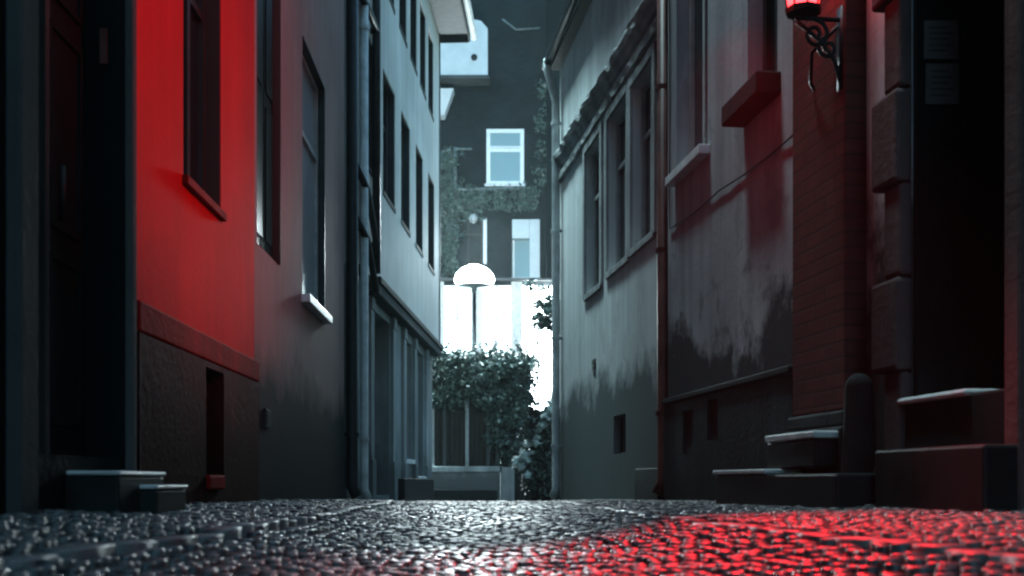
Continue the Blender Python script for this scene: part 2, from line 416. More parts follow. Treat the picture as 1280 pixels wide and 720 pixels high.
# ------------------------------------------------------------------ walls with real openings
def wall(fr, u0, u1, z0, z1, ops, depth, n=0.0, back=True):
    """front face with holes + reveals; ops = (ua, ub, za, zb, reveal)"""
    mb = MB(); P = fr.P
    us = sorted(set([u0, u1] + [o[0] for o in ops] + [o[1] for o in ops])); zs = sorted(set([z0, z1] + [o[2] for o in ops] + [o[3] for o in ops]))
    us = [u for u in us if u0 <= u <= u1]; zs = [z for z in zs if z0 <= z <= z1]
    for i in range(len(us)-1):
        for j in range(len(zs)-1):
            uc = (us[i]+us[i+1])/2; zc = (zs[j]+zs[j+1])/2
            if any(o[0] < uc < o[1] and o[2] < zc < o[3] for o in ops): continue
            mb.quad(P(us[i],n,zs[j]), P(us[i+1],n,zs[j]), P(us[i+1],n,zs[j+1]), P(us[i],n,zs[j+1]))
    for (a, b, c, d, r) in ops:
        mb.quad(P(a,n,c), P(b,n,c), P(b,n-r,c), P(a,n-r,c)); mb.quad(P(a,n,d), P(b,n,d), P(b,n-r,d), P(a,n-r,d))
        mb.quad(P(a,n,c), P(a,n,d), P(a,n-r,d), P(a,n-r,c)); mb.quad(P(b,n,c), P(b,n,d), P(b,n-r,d), P(b,n-r,c))
    mb.quad(P(u0,n,z0), P(u0,n,z1), P(u0,n-depth,z1), P(u0,n-depth,z0)); mb.quad(P(u1,n,z0), P(u1,n,z1), P(u1,n-depth,z1), P(u1,n-depth,z0))
    mb.quad(P(u0,n,z1), P(u1,n,z1), P(u1,n-depth,z1), P(u0,n-depth,z1))
    if back: mb.quad(P(u0,n-depth,z0), P(u1,n-depth,z0), P(u1,n-depth,z1), P(u0,n-depth,z1))
    return mb
def window(root, fr, op, n=0.0, fm='frame_g', pm='glass', sillm=None, sp=.05, mull=1, trans=1, ft=.055, shelf=.05):
    a, b, c, d, r = op; mb = MB(); k = n-r
    fr.box(mb, a, a+ft, k+.004, k+.05, c, d); fr.box(mb, b-ft, b, k+.004, k+.05, c, d)
    fr.box(mb, a+ft, b-ft, k+.004, k+.048, c, c+ft); fr.box(mb, a+ft, b-ft, k+.004, k+.048, d-ft, d)
    for i in range(mull):
        u = a+(b-a)*(i+1)/(mull+1); fr.box(mb, u-.028, u+.028, k+.006, k+.056, c+ft, d-ft)
    for i in range(trans):
        z = c+(d-c)*(.68 if trans == 1 else (i+1)/(trans+1)); fr.box(mb, a+ft, b-ft, k+.008, k+.044, z-.022, z+.022)
    w = mb.build('window', M[fm], root)
    mb = MB(); mb.quad(fr.P(a,k+.02,c), fr.P(b,k+.02,c), fr.P(b,k+.02,d), fr.P(a,k+.02,d)); mb.build('pane', M[pm], w)
    if sillm:
        mb = MB(); fr.box(mb, a-sp, b+sp, k+.05, n+shelf, c-.055, c+.012); s = mb.build('sill', M[sillm], w, bevel=.006)
    return w
ZB = -.75
def roof_slab(root, fr, u0, u1, z, over, depth, pitch=.8):
    mb = MB(); P = fr.P
    mb.hexa([P(u0,over,z-over*pitch*.0), P(u1,over,z), P(u1,-depth/2,z+pitch*depth/2), P(u0,-depth/2,z+pitch*depth/2),
             P(u0,over,z+.10), P(u1,over,z+.10), P(u1,-depth/2,z+.12+pitch*depth/2), P(u0,-depth/2,z+.12+pitch*depth/2)])
    mb.hexa([P(u0,-depth,z), P(u1,-depth,z), P(u1,-depth/2,z+pitch*depth/2), P(u0,-depth/2,z+pitch*depth/2),
             P(u0,-depth,z+.10), P(u1,-depth,z+.10), P(u1,-depth/2,z+.118+pitch*depth/2), P(u0,-depth/2,z+.118+pitch*depth/2)])
    return mb.build('roof', M['roof'], root)
def base(fr, u, n=-1.5): p = fr.P(u, n, 0); return (p[0], p[1], 0.0)

# ---- 1. near left: dark house with the deep doorway
uA, uB, uC, uD = FL.u(165), FL.u(318), FL.u(430), FL.u(447)
dk = thing('corner_house', 'nearly black painted house with a deep doorway and stone steps, left of the red wall', 'house', base(FL, uA-3))
zt = CZ+15.5  # eaves out of view, raised to keep the sun off the alley
dop = (FL.u(30), FL.u(155), CZ+.085, CZ+2.75, .16)
ops = [dop, (uA-3.6, uA-2.7, CZ+1.4, CZ+3, .15), (uA-3.6, uA-2.7, CZ+4.2, CZ+5.6, .15), (FL.u(60), FL.u(140), CZ+4.2, CZ+5.6, .15)]
wall(FL, -16, uA-.003, ZB, zt, ops, 5).build('wall', M['dark'], dk)
for op in ops[1:]: window(dk, FL, op, sillm='sill', fm='frame_d')
mb = MB(); FL.box(mb, dop[0]-.14, dop[0]-.004, .0, .05, CZ-.12, dop[3]+.14); FL.box(mb, dop[1]+.004, dop[1]+.06, 0, .035, CZ-.12, dop[3]+.14); FL.box(mb, dop[0]-.003, dop[1]+.003, 0, .045, dop[3], dop[3]+.14)
mb.build('door_surround', M['trimdark'], dk, bevel=.008)
um = (dop[0]+dop[1])/2
mb = MB(); k = -dop[4]
for (a, b) in ((dop[0], um-.004), (um+.004, dop[1])):
    FL.box(mb, a, b, k-.02, k+.01, dop[2], dop[3])
    w = b-a
    for (za, zb) in ((.12, .75), (.85, 1.6), (1.7, 2.5)):
        for q in ((a+.08, a+.1, za, zb), (b-.1, b-.08, za, zb), (a+.08, b-.08, za, za+.02), (a+.08, b-.08, zb-.02, zb)):
            FL.box(mb, q[0], q[1], k+.008, k+.024, dop[2]+q[2], dop[2]+q[3])
dr = mb.build('door', M['door'], dk)
mb = MB(); FL.box(mb, um-.02, um+.02, k+.02, k+.045, dop[2], dop[3]); mb.build('door_post', M['trimdark'], dr)
mb = MB(); mb.tube([FL.P(um+.1, k+.06, CZ+.95), FL.P(um+.1, k+.06, CZ+1.15)], .012); mb.build('handle', M['metal_d'], dr, smooth=True)
mb = MB()   # narrow bell plate on the far jamb
pj = FL.P(dop[1]-.012, -.075, 0)
mb.box(pj[0]-.014, pj[0]+.014, pj[1]-.012, pj[1]+.002, CZ+1.66, CZ+1.80); mb.build('bell_plate', simple('copper_bell_plate', (.12,.04,.035), rough=.5, metal=.3), dk)
def step(root, fr, u0, u1, n1, z0, z1, mat='step', name='step', n0=-.14):
    mb = MB(); fr.box(mb, u0, u1, n0, n1, z0, z1); return mb.build(name, M[mat], root, bevel=.012)
uy = lambda Y: (Y-FL.O.y)/FL.T.y
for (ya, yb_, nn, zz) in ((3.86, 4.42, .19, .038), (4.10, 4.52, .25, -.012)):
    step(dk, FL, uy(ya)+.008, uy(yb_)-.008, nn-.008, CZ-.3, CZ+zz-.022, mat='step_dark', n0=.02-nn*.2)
    step(dk, FL, uy(ya), uy(yb_), nn, CZ+zz-.0215, CZ+zz-.006, name='lit_edge', n0=.0)  # thin pale slab paints the lit edge of the step

# ---- 2. red house
rd = thing('red_house', 'house with bright red rendered wall and a dark brown plinth', 'house', base(FL, (uA+uB)/2))
zr1, zr0 = CZ+.74, CZ+.61
w1 = (FL.u(229), FL.u(276), CZ+1.45, CZ+3.0, .13)
ops = [w1, (w1[0], w1[1], CZ+4.2, CZ+5.6, .13)]
wall(FL, uA, uB-.003, zr0+.01, CZ+15.8, ops, 5).build('wall', M['red'], rd)  # upper wall out of view, height raised to block the sun
w = window(rd, FL, w1, fm='frame_d', mull=1, trans=1)
mb = MB(); FL.box(mb, w1[0]-.02, w1[1]+.02, -.1, .03, w1[2]-.035, w1[2]+.008); mb.build('sill', M['red_band'], w, bevel=.004)
mb = MB(); FL.box(mb, w1[1]-.016, w1[1]-.002, -.125, -.004, w1[2]+.014, w1[3]-.002); mb.build('jamb_shade', M['dark_end'], w)  # dark strip paints the unlit face of the far jamb
window(rd, FL, ops[1], fm='frame_d', sillm='sill')
bw = (FL.u(250), FL.u(273), CZ+.02, CZ+.575, .14)
wall(FL, uA, uB-.003, ZB, zr0-.002, [bw], 5, n=.03).build('plinth', M['red_plinth'], rd)
mb = MB(); FL.box(mb, uA, uB-.003, -.02, .034, zr0, zr1); mb.build('plinth_band', M['red_band'], rd, bevel=.01)
bwn = window(rd, FL, bw, n=.03, fm='frame_d', mull=0, trans=0, ft=.03)
bwn.name = 'basement_window'
mb = MB(); FL.box(mb, bw[0]+.01, bw[1]-.05, -.02, .05, bw[2]-.07, bw[2]+.005); mb.build('sill', M['red_band'], bwn, bevel=.01)

# ---- 3. warm grey house
gr = thing('grey_brown_house', 'warm grey rendered house between the red wall and the dark downpipe', 'house', base(FL, (uB+uC)/2))
w1 = (FL.u(321), FL.u(349), CZ+1.5, CZ+4.3, .12); w2 = (FL.u(378), FL.u(405), CZ+1.45, CZ+3.5, .10)
ops = [w1, w2, (w2[0], w2[1], CZ+5.2, CZ+6.8, .1)]
wall(FL, uB, uC, ZB, CZ+15.2, ops, 5).build('wall', M['grey'], gr)  # unseen upper part raised as a sun block too
sh = window(gr, FL, w1, fm='frame_d', mull=1, trans=2)
mb = MB(); FL.box(mb, w1[1]-.018, w1[1]-.003, -.115, .012, w1[2]+.004, w1[3]-.002)
mb.build('jamb_shade', M['dark_end'], sh)  # dark strip for the shade on this jamb
mb = MB()
for (a, b) in ((w1[0]+.06, (w1[0]+w1[1])/2-.01), ((w1[0]+w1[1])/2+.01, w1[1]-.06)):
    FL.box(mb, a, b, -.06, -.035, w1[2]+.03, w1[3]-.03)
    FL.box(mb, a+.05, b-.05, -.036, -.026, w1[2]+.1, w1[2]+1.0); FL.box(mb, a+.05, b-.05, -.036, -.026, w1[2]+1.1, w1[3]-.12)
mb.build('shutter', M['door'], sh)
w = window(gr, FL, w2, fm='frame_g', pm='curtain', sillm='sill', shelf=.07, mull=0)
mb = MB(); FL.box(mb, w2[1]-.018, w2[1]-.003, -.09, .01, w2[2]+.014, w2[3]-.002); FL.box(mb, w2[0], w2[1]-.02, -.09, .01, w2[3]-.02, w2[3]-.003); mb.build('jamb_shade', M['frame_d'], w)  # shade on the far jamb and head put in as dark strips
window(gr, FL, ops[2], sillm='sill')
roof_slab(gr, FL, uB, uC, CZ+15.2, .35, 5)
roof_slab(rd, FL, uA, uB, CZ+15.8, .3, 5)
roof_slab(dk, FL, -16, uA, CZ+15.5, .3, 5)

def downpipe(root, fr, u, n, z0, z1, r, mat, name='downpipe', top=None, clips=3, shoe=True):
    mb = MB(); pts = []
    if top: pts += [fr.P(u, top, z1+.12), fr.P(u, top, z1-.02), fr.P(u, n+(top-n)*.5, z1-.22), fr.P(u, n, z1-.42)]
    else: pts += [fr.P(u, n, z1)]
    pts += [fr.P(u, n, z0+.15)]
    if shoe: pts += [fr.P(u, n+.05, z0+.04)]
    mb.tube(pts, r, 12); o = mb.build(name, M[mat], root, smooth=True)
    for i in range(clips):
        mb = MB(); z = z0+.7+(z1-z0-1.4)*i/max(1, clips-1)
        q = fr.P(u, n, z); mb.lathe(q, [(r+.003,-.02),(r+.012,-.02),(r+.012,.02),(r+.003,.02)], 12)
        fr.box(mb, u-.012, u+.012, n-r-.06, n-r+.01, z-.015, z+.015)
        mb.build('pipe_clip', M[mat], o)
    return o
# the narrow gap between the grey house and the pale one
gp = FL.u(439, .02)
downpipe(gr, FL, gp, .03, CZ-.22, CZ+15, .062, 'pipe_d')
mb = MB(); FL.box(mb, uC+.003, uD+.45, -4, -.28, ZB, CZ+15); mb.build('gap_wall', M['dark'], gr)

# ---- 4. pale house with the jettied upper floors
cr = thing('pale_house', 'tall pale grey house with two rows of narrow dark windows over a shopfront', 'house', base(FC, 4))
u0, u1 = FC.u(448), FC.u(550)
zj = CZ+2.36
def YtoU(fr, y): return (y-fr.O.y)/fr.T.y
ops = []
for (y0, y1) in ((12.55, 13.2), (13.85, 14.85), (15.4, 16.3), (16.95, 17.8), (18.5, 19.4)):
    ops.append((YtoU(FC, y0), YtoU(FC, y1), CZ+3.58, CZ+5.1, .16))
for y1 in (12.6+.8, 14.8, 15.95, 17.06, 18.16, 19.25):
    ops.append((YtoU(FC, y1-.72), YtoU(FC, y1), CZ+6.2, CZ+7.5, .16))
zE = CZ+8.05
wall(FC, u0, u1, zj, zE, ops, 5).build('wall', M['cream'], cr)
mb = MB(); P = FC.P; mb.quad(P(u0,0,zj), P(u1,0,zj), P(u1,-.4,zj), P(u0,-.4,zj)); mb.build('jetty_soffit', M['soffit'], cr)
for i, op in enumerate(ops):
    w = window(cr, FC, op, fm='frame_d', sillm='trimdark', mull=1, trans=1, shelf=.012, sp=.01, ft=.045)
    mb = MB(); FC.box(mb, op[1]-.02, op[1]-.003, -op[4]+.06, -.01, op[2]+.014, op[3]-.003); FC.box(mb, op[0]+.003, op[1]-.021, -op[4]+.06, -.01, op[3]-.02, op[3]-.003); mb.build('jamb_shade', M['frame_d'], w)  # dark strips put shade on the side and head of the reveal
lows = [(YtoU(FC,13.75), YtoU(FC,15.2), CZ-.2, CZ+2.12, .3), (YtoU(FC,16.6), YtoU(FC,17.45), CZ+.3, CZ+2.1, .14), (YtoU(FC,18.0), YtoU(FC,18.9), CZ+.05, CZ+2.1, .14)]
jb = -.13
wall(FC, u0, u1-.1, ZB, zj-.003, lows, 4.8, n=jb).build('ground_floor_wall', M['cream_low'], cr)
for op in lows[1:]: window(cr, FC, op, n=jb, fm='frame_g', sillm='sill', mull=1)
a, b, c, d, r = lows[0]
mb = MB(); FC.box(mb, a, b, jb-r-.03, jb-r+.01, c, d-.5); FC.box(mb, a, b, jb-r-.01, jb-r+.05, d-.5, d-.44); FC.box(mb, (a+b)/2-.03, (a+b)/2+.03, jb-r, jb-r+.05, c, d-.5)
dd = mb.build('door', M['door'], cr)
mb = MB(); mb.quad(P(a,jb-r+.005,d-.44), P(b,jb-r+.005,d-.44), P(b,jb-r+.005,d), P(a,jb-r+.005,d)); mb.build('fanlight', M['glass'], dd)
# cornice over the shopfront, pilasters, base
mb = MB(); FC.box(mb, YtoU(FC,13.3), u1+.01, -.01, .07, zj-.02, zj+.06); FC.box(mb, YtoU(FC,13.3), u1-.05, -.128, .04, zj-.14, zj-.02); mb.build('cornice', M['trimdark'], cr, bevel=.01)
for (y0, y1) in ((13.5, 13.72), (15.25, 15.5), (16.3, 16.55), (17.5, 17.72), (19.0, 19.25)):
    mb = MB(); FC.box(mb, YtoU(FC,y0), YtoU(FC,y1), jb-.01, jb+.05, CZ-.4, zj-.14); FC.box(mb, YtoU(FC,y0)-.02, YtoU(FC,y1)+.02, jb-.01, jb+.07, CZ-.4, CZ+.25); FC.box(mb, YtoU(FC,y0)-.02, YtoU(FC,y1)+.02, jb-.01, jb+.065, zj-.3, zj-.141)
    mb.build('pilaster', M['cream_low'], cr, bevel=.008)
mb = MB(); FC.box(mb, YtoU(FC,16.0), YtoU(FC,19.6), jb-.01, jb+.1, ZB, CZ+.02); mb.build('shopfront_base', M['step_dark'], cr, bevel=.01)
# eaves
mb = MB(); FC.box(mb, u0-.05, u1+.02, -.01, .52, zE-.02, zE+.03); mb.build('soffit', M['soffit'], cr)
mb = MB(); FC.box(mb, u0-.05, u1+.05, .52, .545, zE-.10, zE+.10); FC.box(mb, u1+.02, u1+.045, -.01, .519, zE-.12, zE+.30); mb.build('fascia', M['trimdark'], cr)
mb = MB(); mb.tube([FC.P(u0-.05, .61, zE+.02), FC.P(u1+.1, .61, zE)], .062, 12); mb.build('gutter', M['frame_g'], cr, smooth=True)
roof_slab(cr, FC, u0-.05, u1+.05, zE+.05, .54, 5)
downpipe(cr, FC, u0+.08, .05, CZ-.25, CZ+7.9, .045, 'pipe_p', clips=4)
for z0 in (CZ+3.0, CZ+2.45, CZ+5.2):     # branch pipes running into the stack
    mb = MB()
    mb.tube([FL.P(gp+.02, .05, z0+.35 if z0 < CZ+5 else z0+.02), FC.P(u0+.15, .07, z0+.2 if z0 < CZ+5 else z0+.02), FC.P(u0+.75, .07, z0-.25 if z0 < CZ+5 else z0), FC.P(u0+.78, .0, z0-.3 if z0 < CZ+5 else z0)], .04, 10)
    mb.build('branch_pipe', M['pipe_d'], cr, smooth=True)
mb = MB(); mb.tube([FC.P(u0+.82, .06, CZ+2.4), FC.P(u0+.82, .06, CZ+7.9)], .05, 10); mb.build('soil_pipe', M['pipe_d'], cr, smooth=True)
mb = MB(); FC.box(mb, u1-.12, u1-.02, .0, .012, zj+.06, zE-.02); mb.build('corner_board', M['trimdark'], cr)

# ---- 5. right pale house
ph = thing('white_grey_house', 'low pale house with a worn moulding over its windows, right side of the alley', 'house', base(FR, FR.u(770)))
v0, v1 = FR.u(842), FR.u(700)
ops = [(FR.u(752), FR.u(733), CZ+2.08, CZ+3.68, .13), (FR.u(786), FR.u(761), CZ+2.12, CZ+3.68, .13), (FR.u(818), FR.u(791), CZ+2.14, CZ+3.66, .13),
       (FR.u(782), FR.u(767), CZ+.26, CZ+.64, .12)]
zp = CZ+5.3
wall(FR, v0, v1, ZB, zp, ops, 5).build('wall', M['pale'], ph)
for op in ops[:3]: 
    window(ph, FR, op, fm='frame_g', sillm='string', mull=1, trans=1, shelf=.03)
    mb = MB(); a, b, c, d, r = op
    FR.box(mb, a-.1, a-.004, .0, .03, c-.02, d+.1); FR.box(mb, b+.004, b+.1, 0, .03, c-.02, d+.1); FR.box(mb, a-.003, b+.003, 0, .032, d+.004, d+.1)
    mb.build('window_surround', M['string'], ph, bevel=.006)
bw = window(ph, FR, ops[3], fm='frame_d', mull=2, trans=0, ft=.02); bw.name = 'basement_window'
def moulding(root, fr, ua, ub, prof, mat, name):
    mb = MB(); n = 40
    pts = []
    for i in range(n+1):
        u = ua+(ub-ua)*i/n
        pts.append([fr.P(u, q[0]*(1+random.uniform(-.22,.12)), q[1]+random.uniform(-.006,.006)) for q in prof])
    for i in range(n):
        for k in range(len(prof)-1): mb.quad(pts[i][k], pts[i+1][k], pts[i+1][k+1], pts[i][k+1])
    for e in (0, n):
        mb.f.append(tuple(range(len(mb.v), len(mb.v)+len(prof)))); mb.v += pts[e]; mb.m.append(0)
    return mb.build(name, M[mat], root)
moulding(ph, FR, v0+.1, v1-.01, [(0,CZ+3.98),(.04,CZ+3.99),(.05,CZ+4.04),(.09,CZ+4.06),(.11,CZ+4.12),(.10,CZ+4.16),(0,CZ+4.18)], 'string', 'string_course')
moulding(ph, FR, v0+.1, v1-.01, [(0,CZ+3.80),(.05,CZ+3.81),(.055,CZ+3.88),(0,CZ+3.90)], 'string', 'lower_moulding')
mb = MB(); FR.box(mb, v0, v1+.02, -.01, .13, zp-.02, zp+.02); mb.build('soffit', M['soffit'], ph)
mb = MB(); n = 24
mb.tube([FR.P(v0+(v1+.05-v0)*i/n, .185+random.uniform(-.006,.006), zp+.03+random.uniform(-.008,.008)) for i in range(n+1)], .05, 10); mb.build('gutter', M['metal_d'], ph, smooth=True)
roof_slab(ph, FR, v0, v1+.04, zp+.02, .14, 5, pitch=1.1)
downpipe(ph, FR, v1-.12, .075, CZ-.26, zp-.05, .05, 'pipe_p', top=.185, clips=4)
downpipe(ph, FR, FR.u(830, .07), .075, CZ-.16, CZ+5.2, .052, 'pipe_r', clips=4)
mb = MB(); FR.box(mb, FR.u(838), FR.u(845)+0.0, -.2, .015, ZB, CZ+5.2) if False else None
step(ph, FR, FR.u(822, .12), FR.u(793, .12), .12, ZB, CZ+.10, mat='step_dark')
# ---- 6. right grey house with brick pier and portal
rg = thing('stained_grey_house', 'tall stained grey house with brick pier and deep stone portal, right foreground', 'house', base(FR, FR.u(950)))
h0, h1 = FR.u(845)-.0, FR.u(1140)
pr = .06   # this house stands slightly proud of its neighbour
zq = CZ+.60
wA = (FR.u(895), FR.u(855), CZ+2.36, CZ+4.6, .15); wB = (FR.u(984), FR.u(946), CZ+2.36, CZ+4.6, .15)
pO = (FR.u(1290), FR.u(1140, pr), ZB, CZ+2.9, .42)
ops = [wA, wB, (wA[0], wA[1], CZ+5.8, CZ+7.4, .15), (wB[0], wB[1], CZ+5.8, CZ+7.4, .15), pO, (-6, -5, CZ+2.2, CZ+4, .15), (-9, -8, CZ+2.2, CZ+4, .15)]
ub = -14
vE = FR.u(843)-.02
# frame direction runs away from the viewer, so u grows from the near end
wall(FR, ub, vE, ZB, CZ+12, ops, 5, n=pr).build('wall', M['rgrey'], rg)
for op in ops[:4]+ops[5:]:
    window(rg, FR, op, n=pr, fm='frame_g' if op is wA else 'frame_d', sillm='sill' if op is not wB else None, shelf=.08)
mb = MB(); FR.box(mb, wB[0]-.06, wB[1]+.08, pr-.14, pr+.15, wB[2]-.10, wB[2]+.03)
mb.build('deep_sill', M['rplinth_d'], rg, bevel=.012)
# plinth with basement windows
b1 = (FR.u(866, .09), FR.u(853, .09), CZ+.20, CZ+.52, .12); b2 = (FR.u(897, .09), FR.u(884, .09), CZ+.28, CZ+.56, .12)
pl = FR.u(990, .09)
wall(FR, pl, vE+.0, ZB, zq, [b1, b2], 1, n=pr+.03).build('plinth', M['rplinth'], rg)
for op in (b1, b2):
    w = window(rg, FR, op, n=pr+.03, fm='frame_d', mull=1, trans=0, ft=.02); w.name = 'basement_window'
mb = MB(); FR.box(mb, pl, vE+.002, pr-.01, pr+.05, zq+.002, zq+.05); mb.build('plinth_band', M['rplinth'], rg, bevel=.012)
# brick pier
pa, pb = FR.u(1056, .17), FR.u(990, .17)
mb = MB(); FR.box(mb, pa, pb, pr-.02, pr+.11, CZ+.34, CZ+11.9); mb.build('brick_pier', M['pier'], rg, bevel=.01)
mb = MB(); FR.box(mb, pa-.05, pb+.05, pr-.02, pr+.15, ZB, CZ+.26); FR.box(mb, pa-.025, pb+.025, pr-.02, pr+.13, CZ+.26, CZ+.34); mb.build('pier_base', M['rplinth'], rg, bevel=.015)
# portal: carved stone surround, jamb, door, steps
ja = FR.u(1140, pr); jb2 = FR.u(1078, .17)
mb = MB()
z = CZ-.35; k = 0
while z < CZ+3.1:          # alternating quoin blocks
    hgt = .42; ext = .0 if k % 2 else .09
    FR.box(mb, ja+.003, min(ja+.17+ext, jb2+.1), pr-.01, pr+.075-.02*(k % 2), z, z+hgt-.006); z += hgt; k += 1
mb.build('portal_surround', M['stone'], rg, bevel=.02)
mb = MB(); FR.box(mb, pO[0]-.12, pO[0]-.003, pr-.01, pr+.06, ZB, CZ+3.1); FR.box(mb, pO[0], pO[1], pr-.01, pr+.08, pO[3], pO[3]+.3); mb.build('portal_lintel', M['stone'], rg, bevel=.02)
mb = MB(); k = pr-.42
FR.box(mb, pO[0], pO[1], k-.03, k+.005, ZB, pO[3])
for (a, b) in ((pO[0]+.1, pO[0]+.38), (pO[0]+.5, pO[1]-.08)):
    for (za, zb) in ((CZ+.5, CZ+1.2), (CZ+1.3, CZ+2.6)):
        FR.box(mb, a, b, k, k+.03, za, zb)
d2 = mb.build('door', M['door'], rg, bevel=.008)
mb = MB(); mb.tube([FR.P(pO[0]+.45, k+.07, CZ+1.1), FR.P(pO[0]+.45, k+.07, CZ+1.3)], .013); mb.build('handle', M['metal_d'], d2, smooth=True)
mb = MB(); FR.box(mb, pO[1]-.035, pO[1]-.003, k+.01, pr-.004, ZB, pO[3]-.003); mb.build('door_jamb', M['door'], rg)
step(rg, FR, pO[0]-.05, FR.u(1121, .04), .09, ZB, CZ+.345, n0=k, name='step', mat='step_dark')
step(rg, FR, FR.u(1206, .115), FR.u(1121, .115), .118, CZ+.335, CZ+.362, n0=k, name='lit_edge', mat='step')  # pale slab painting the lit front edge
step(rg, FR, pO[0]-.1, FR.u(1090, .26), .25, ZB, CZ+.13, n0=.092, name='step', mat='step_dark')
# stone block and slab left of the portal
sb = thing('stone_steps', 'two dark stone blocks with edges painted bright as if lit, at the foot of the brick pier', 'steps', base(FR, FR.u(960, .3), .3))
ua, ubb = FR.u(1046, .40), FR.u(894, .40)
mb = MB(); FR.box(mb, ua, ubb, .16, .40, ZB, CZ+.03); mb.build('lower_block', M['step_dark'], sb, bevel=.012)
mb = MB(); FR.box(mb, FR.u(958, .40), ubb+.01, .16, .415, CZ+.032, CZ+.058); mb.build('lower_slab', M['step'], sb, bevel=.008)  # pale slab paints the block's lit top edge
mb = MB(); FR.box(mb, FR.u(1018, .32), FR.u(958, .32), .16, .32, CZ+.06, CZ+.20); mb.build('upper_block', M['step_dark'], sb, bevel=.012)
mb = MB(); FR.box(mb, FR.u(1018, .33), FR.u(957, .33), .165, .335, CZ+.202, CZ+.238); mb.build('upper_slab', M['step'], sb, bevel=.008)  # lit top edge painted as a pale slab here too
# guard stones each side of the portal
def guard(px, n, top, r, label):
    u = FR.u(px, n); p = FR.P(u, n, 0); z0 = CZ-.45
    t = thing('guard_stone', label, 'guard stone', (p[0], p[1], z0))
    mb = MB(); h = CZ+top-z0
    prof = [(r*1.5, 0), (r*1.4, h*.3), (r*1.2, h*.6), (r, h-r)] + [(r*math.cos(a_*math.pi/18), h-r+r*math.sin(a_*math.pi/18)) for a_ in range(1, 9)]
    mb.lathe(p[:2]+(z0,), prof, 20)
    me = mb.build('shaft', M['rplinth_d'], t, smooth=True)
    mb = MB(); mb.lathe(p[:2]+(z0,), [(r*1.7, .25), (r*1.72, .36), (r*1.3, .42)], 20); mb.build('foot', M['rplinth_d'], t, smooth=True)
guard(1074, .17, .50, .065, 'dark round-topped guard stone between brick pier and portal steps')

# notices on the far jamb of the portal
def notice(x0, x1, y0, y1, label):
    q = FR.P(pO[1]-.037, 0, 0); Y = q[1]
    # plane perpendicular to the wall, facing the viewer
    def on(px, py):
        # jamb plane: points FR.P(uj, n, z)
        uj = pO[1]-.039; o = FR.O+FR.T*uj; kx = (px-HX)/FPX
        n = (kx*o.y-o.x)/(FR.N.x-kx*FR.N.y); w_ = o+FR.N*n
        return Vector((w_.x, w_.y, CZ+(HY-py)*w_.y/FPX))
    a, b, c, d = on(x0,y1), on(x1,y1), on(x1,y0), on(x0,y0)
    t = thing('notice', label, 'notice', tuple(a), 'paper notices on the portal jamb')
    dn = -FR.T*.004
    mb = MB(); mb.hexa([a, b, b-dn*0+dn, a+dn, d, c, c+dn, d+dn]); mb.build('sheet', M['paper'], t)
    mb = MB()
    for i in range(5):
        f0 = .16+.15*i; f1 = f0+.05
        def L(fx, fz): return a+(b-a)*fx+(d-a)*fz+dn*1.3
        e = .85 if i % 2 else .7
        mb.quad(L(.14,1-f1), L(e,1-f1), L(e,1-f0), L(.14,1-f0))
    mb.build('print', M['ink'], t)
notice(1155, 1197, 26, 74, 'upper grey paper notice in the dark portal')
notice(1157, 1198, 80, 130, 'lower grey paper notice in the dark portal')

# red lantern on a scrolled iron bracket
lu = FR.u(1004, .36); lp = Vector(FR.P(lu, .36, CZ+2.29))
lt = thing('wall_lantern', 'lit red glass lantern on a scrolled iron bracket at the brick pier', 'lantern', tuple(FR.P(lu, .17, CZ+2.3)), None)
mb = MB()
mb.lathe(lp, [(.05,0),(.075,.0),(.11,.26),(.115,.27),(.02,.36)], 8); mb.build('glass', M['redglass'], lt)
mb = MB()
for k in range(8):
    an = 2*math.pi*k/8
    mb.tube([lp+Vector((.078*math.cos(an), .078*math.sin(an), -.005)), lp+Vector((.116*math.cos(an), .116*math.sin(an), .265))], .005, 5)
mb.lathe(lp, [(.085,-.03),(.09,-.006),(.03,-.004)], 8); mb.lathe(lp, [(.13,.265),(.135,.28),(.03,.42),(.012,.48)], 8); mb.build('cage', M['metal_d'], lt)
mb = MB()
def PN(n, z, u=lu): return FR.P(u, n, z)
zb = CZ+2.24
mb.tube([PN(.17, zb), PN(.40, zb)], .012, 8)
for (c0, c1, rr, sgn) in ((.30, zb-.075, .07, 1), (.235, zb-.14, .055, -1)):
    pts = []
    for i in range(26):
        an = sgn*(i/25*3.6*math.pi/1.3)+math.pi/2; q = rr*(1-.75*i/25); pts.append(PN(c0+q*math.cos(an), c1+q*math.sin(an)))
    mb.tube(pts, .010, 7)
mb.tube([PN(.172, zb-.3), PN(.20, zb-.2), PN(.27, zb-.11), PN(.39, zb-.02)], .011, 7)
FR.box(mb, lu-.03, lu+.03, .165, .178, zb-.34, zb+.06)
mb.tube([PN(.172, zb-.02, lu+.02), PN(.25, zb-.1, lu+.16), PN(.2, zb-.2, lu+.3), PN(.13, zb-.26, lu+.36)], .010, 7)
mb.build('bracket', M['metal_d'], lt, smooth=True)
ld = bpy.data.lights.new('red_lamp_light', 'POINT'); ld.energy = 1.6; ld.color = (1,.05,.045); ld.shadow_soft_size = .12
lo = bpy.data.objects.new('red_lamp_light', ld); COL.objects.link(lo); lo.location = lp+Vector(FR.N)*.22+Vector((0,0,.12))
ld = bpy.data.lights.new('extra_red_wall_spot', 'SPOT'); ld.energy = 62; ld.color = (1,.04,.045); ld.shadow_soft_size = .15; ld.spot_size = R(100); ld.spot_blend = .55  # extra spot added at the lantern to redden the opposite wall
lo2 = bpy.data.objects.new('extra_red_wall_spot', ld); COL.objects.link(lo2); lo2.location = lo.location
tgt = Vector(FL.P(FL.u(262), 0, CZ+2.8)); lo2.rotation_euler = (lo.location-tgt).to_track_quat('Z', 'Y').to_euler()
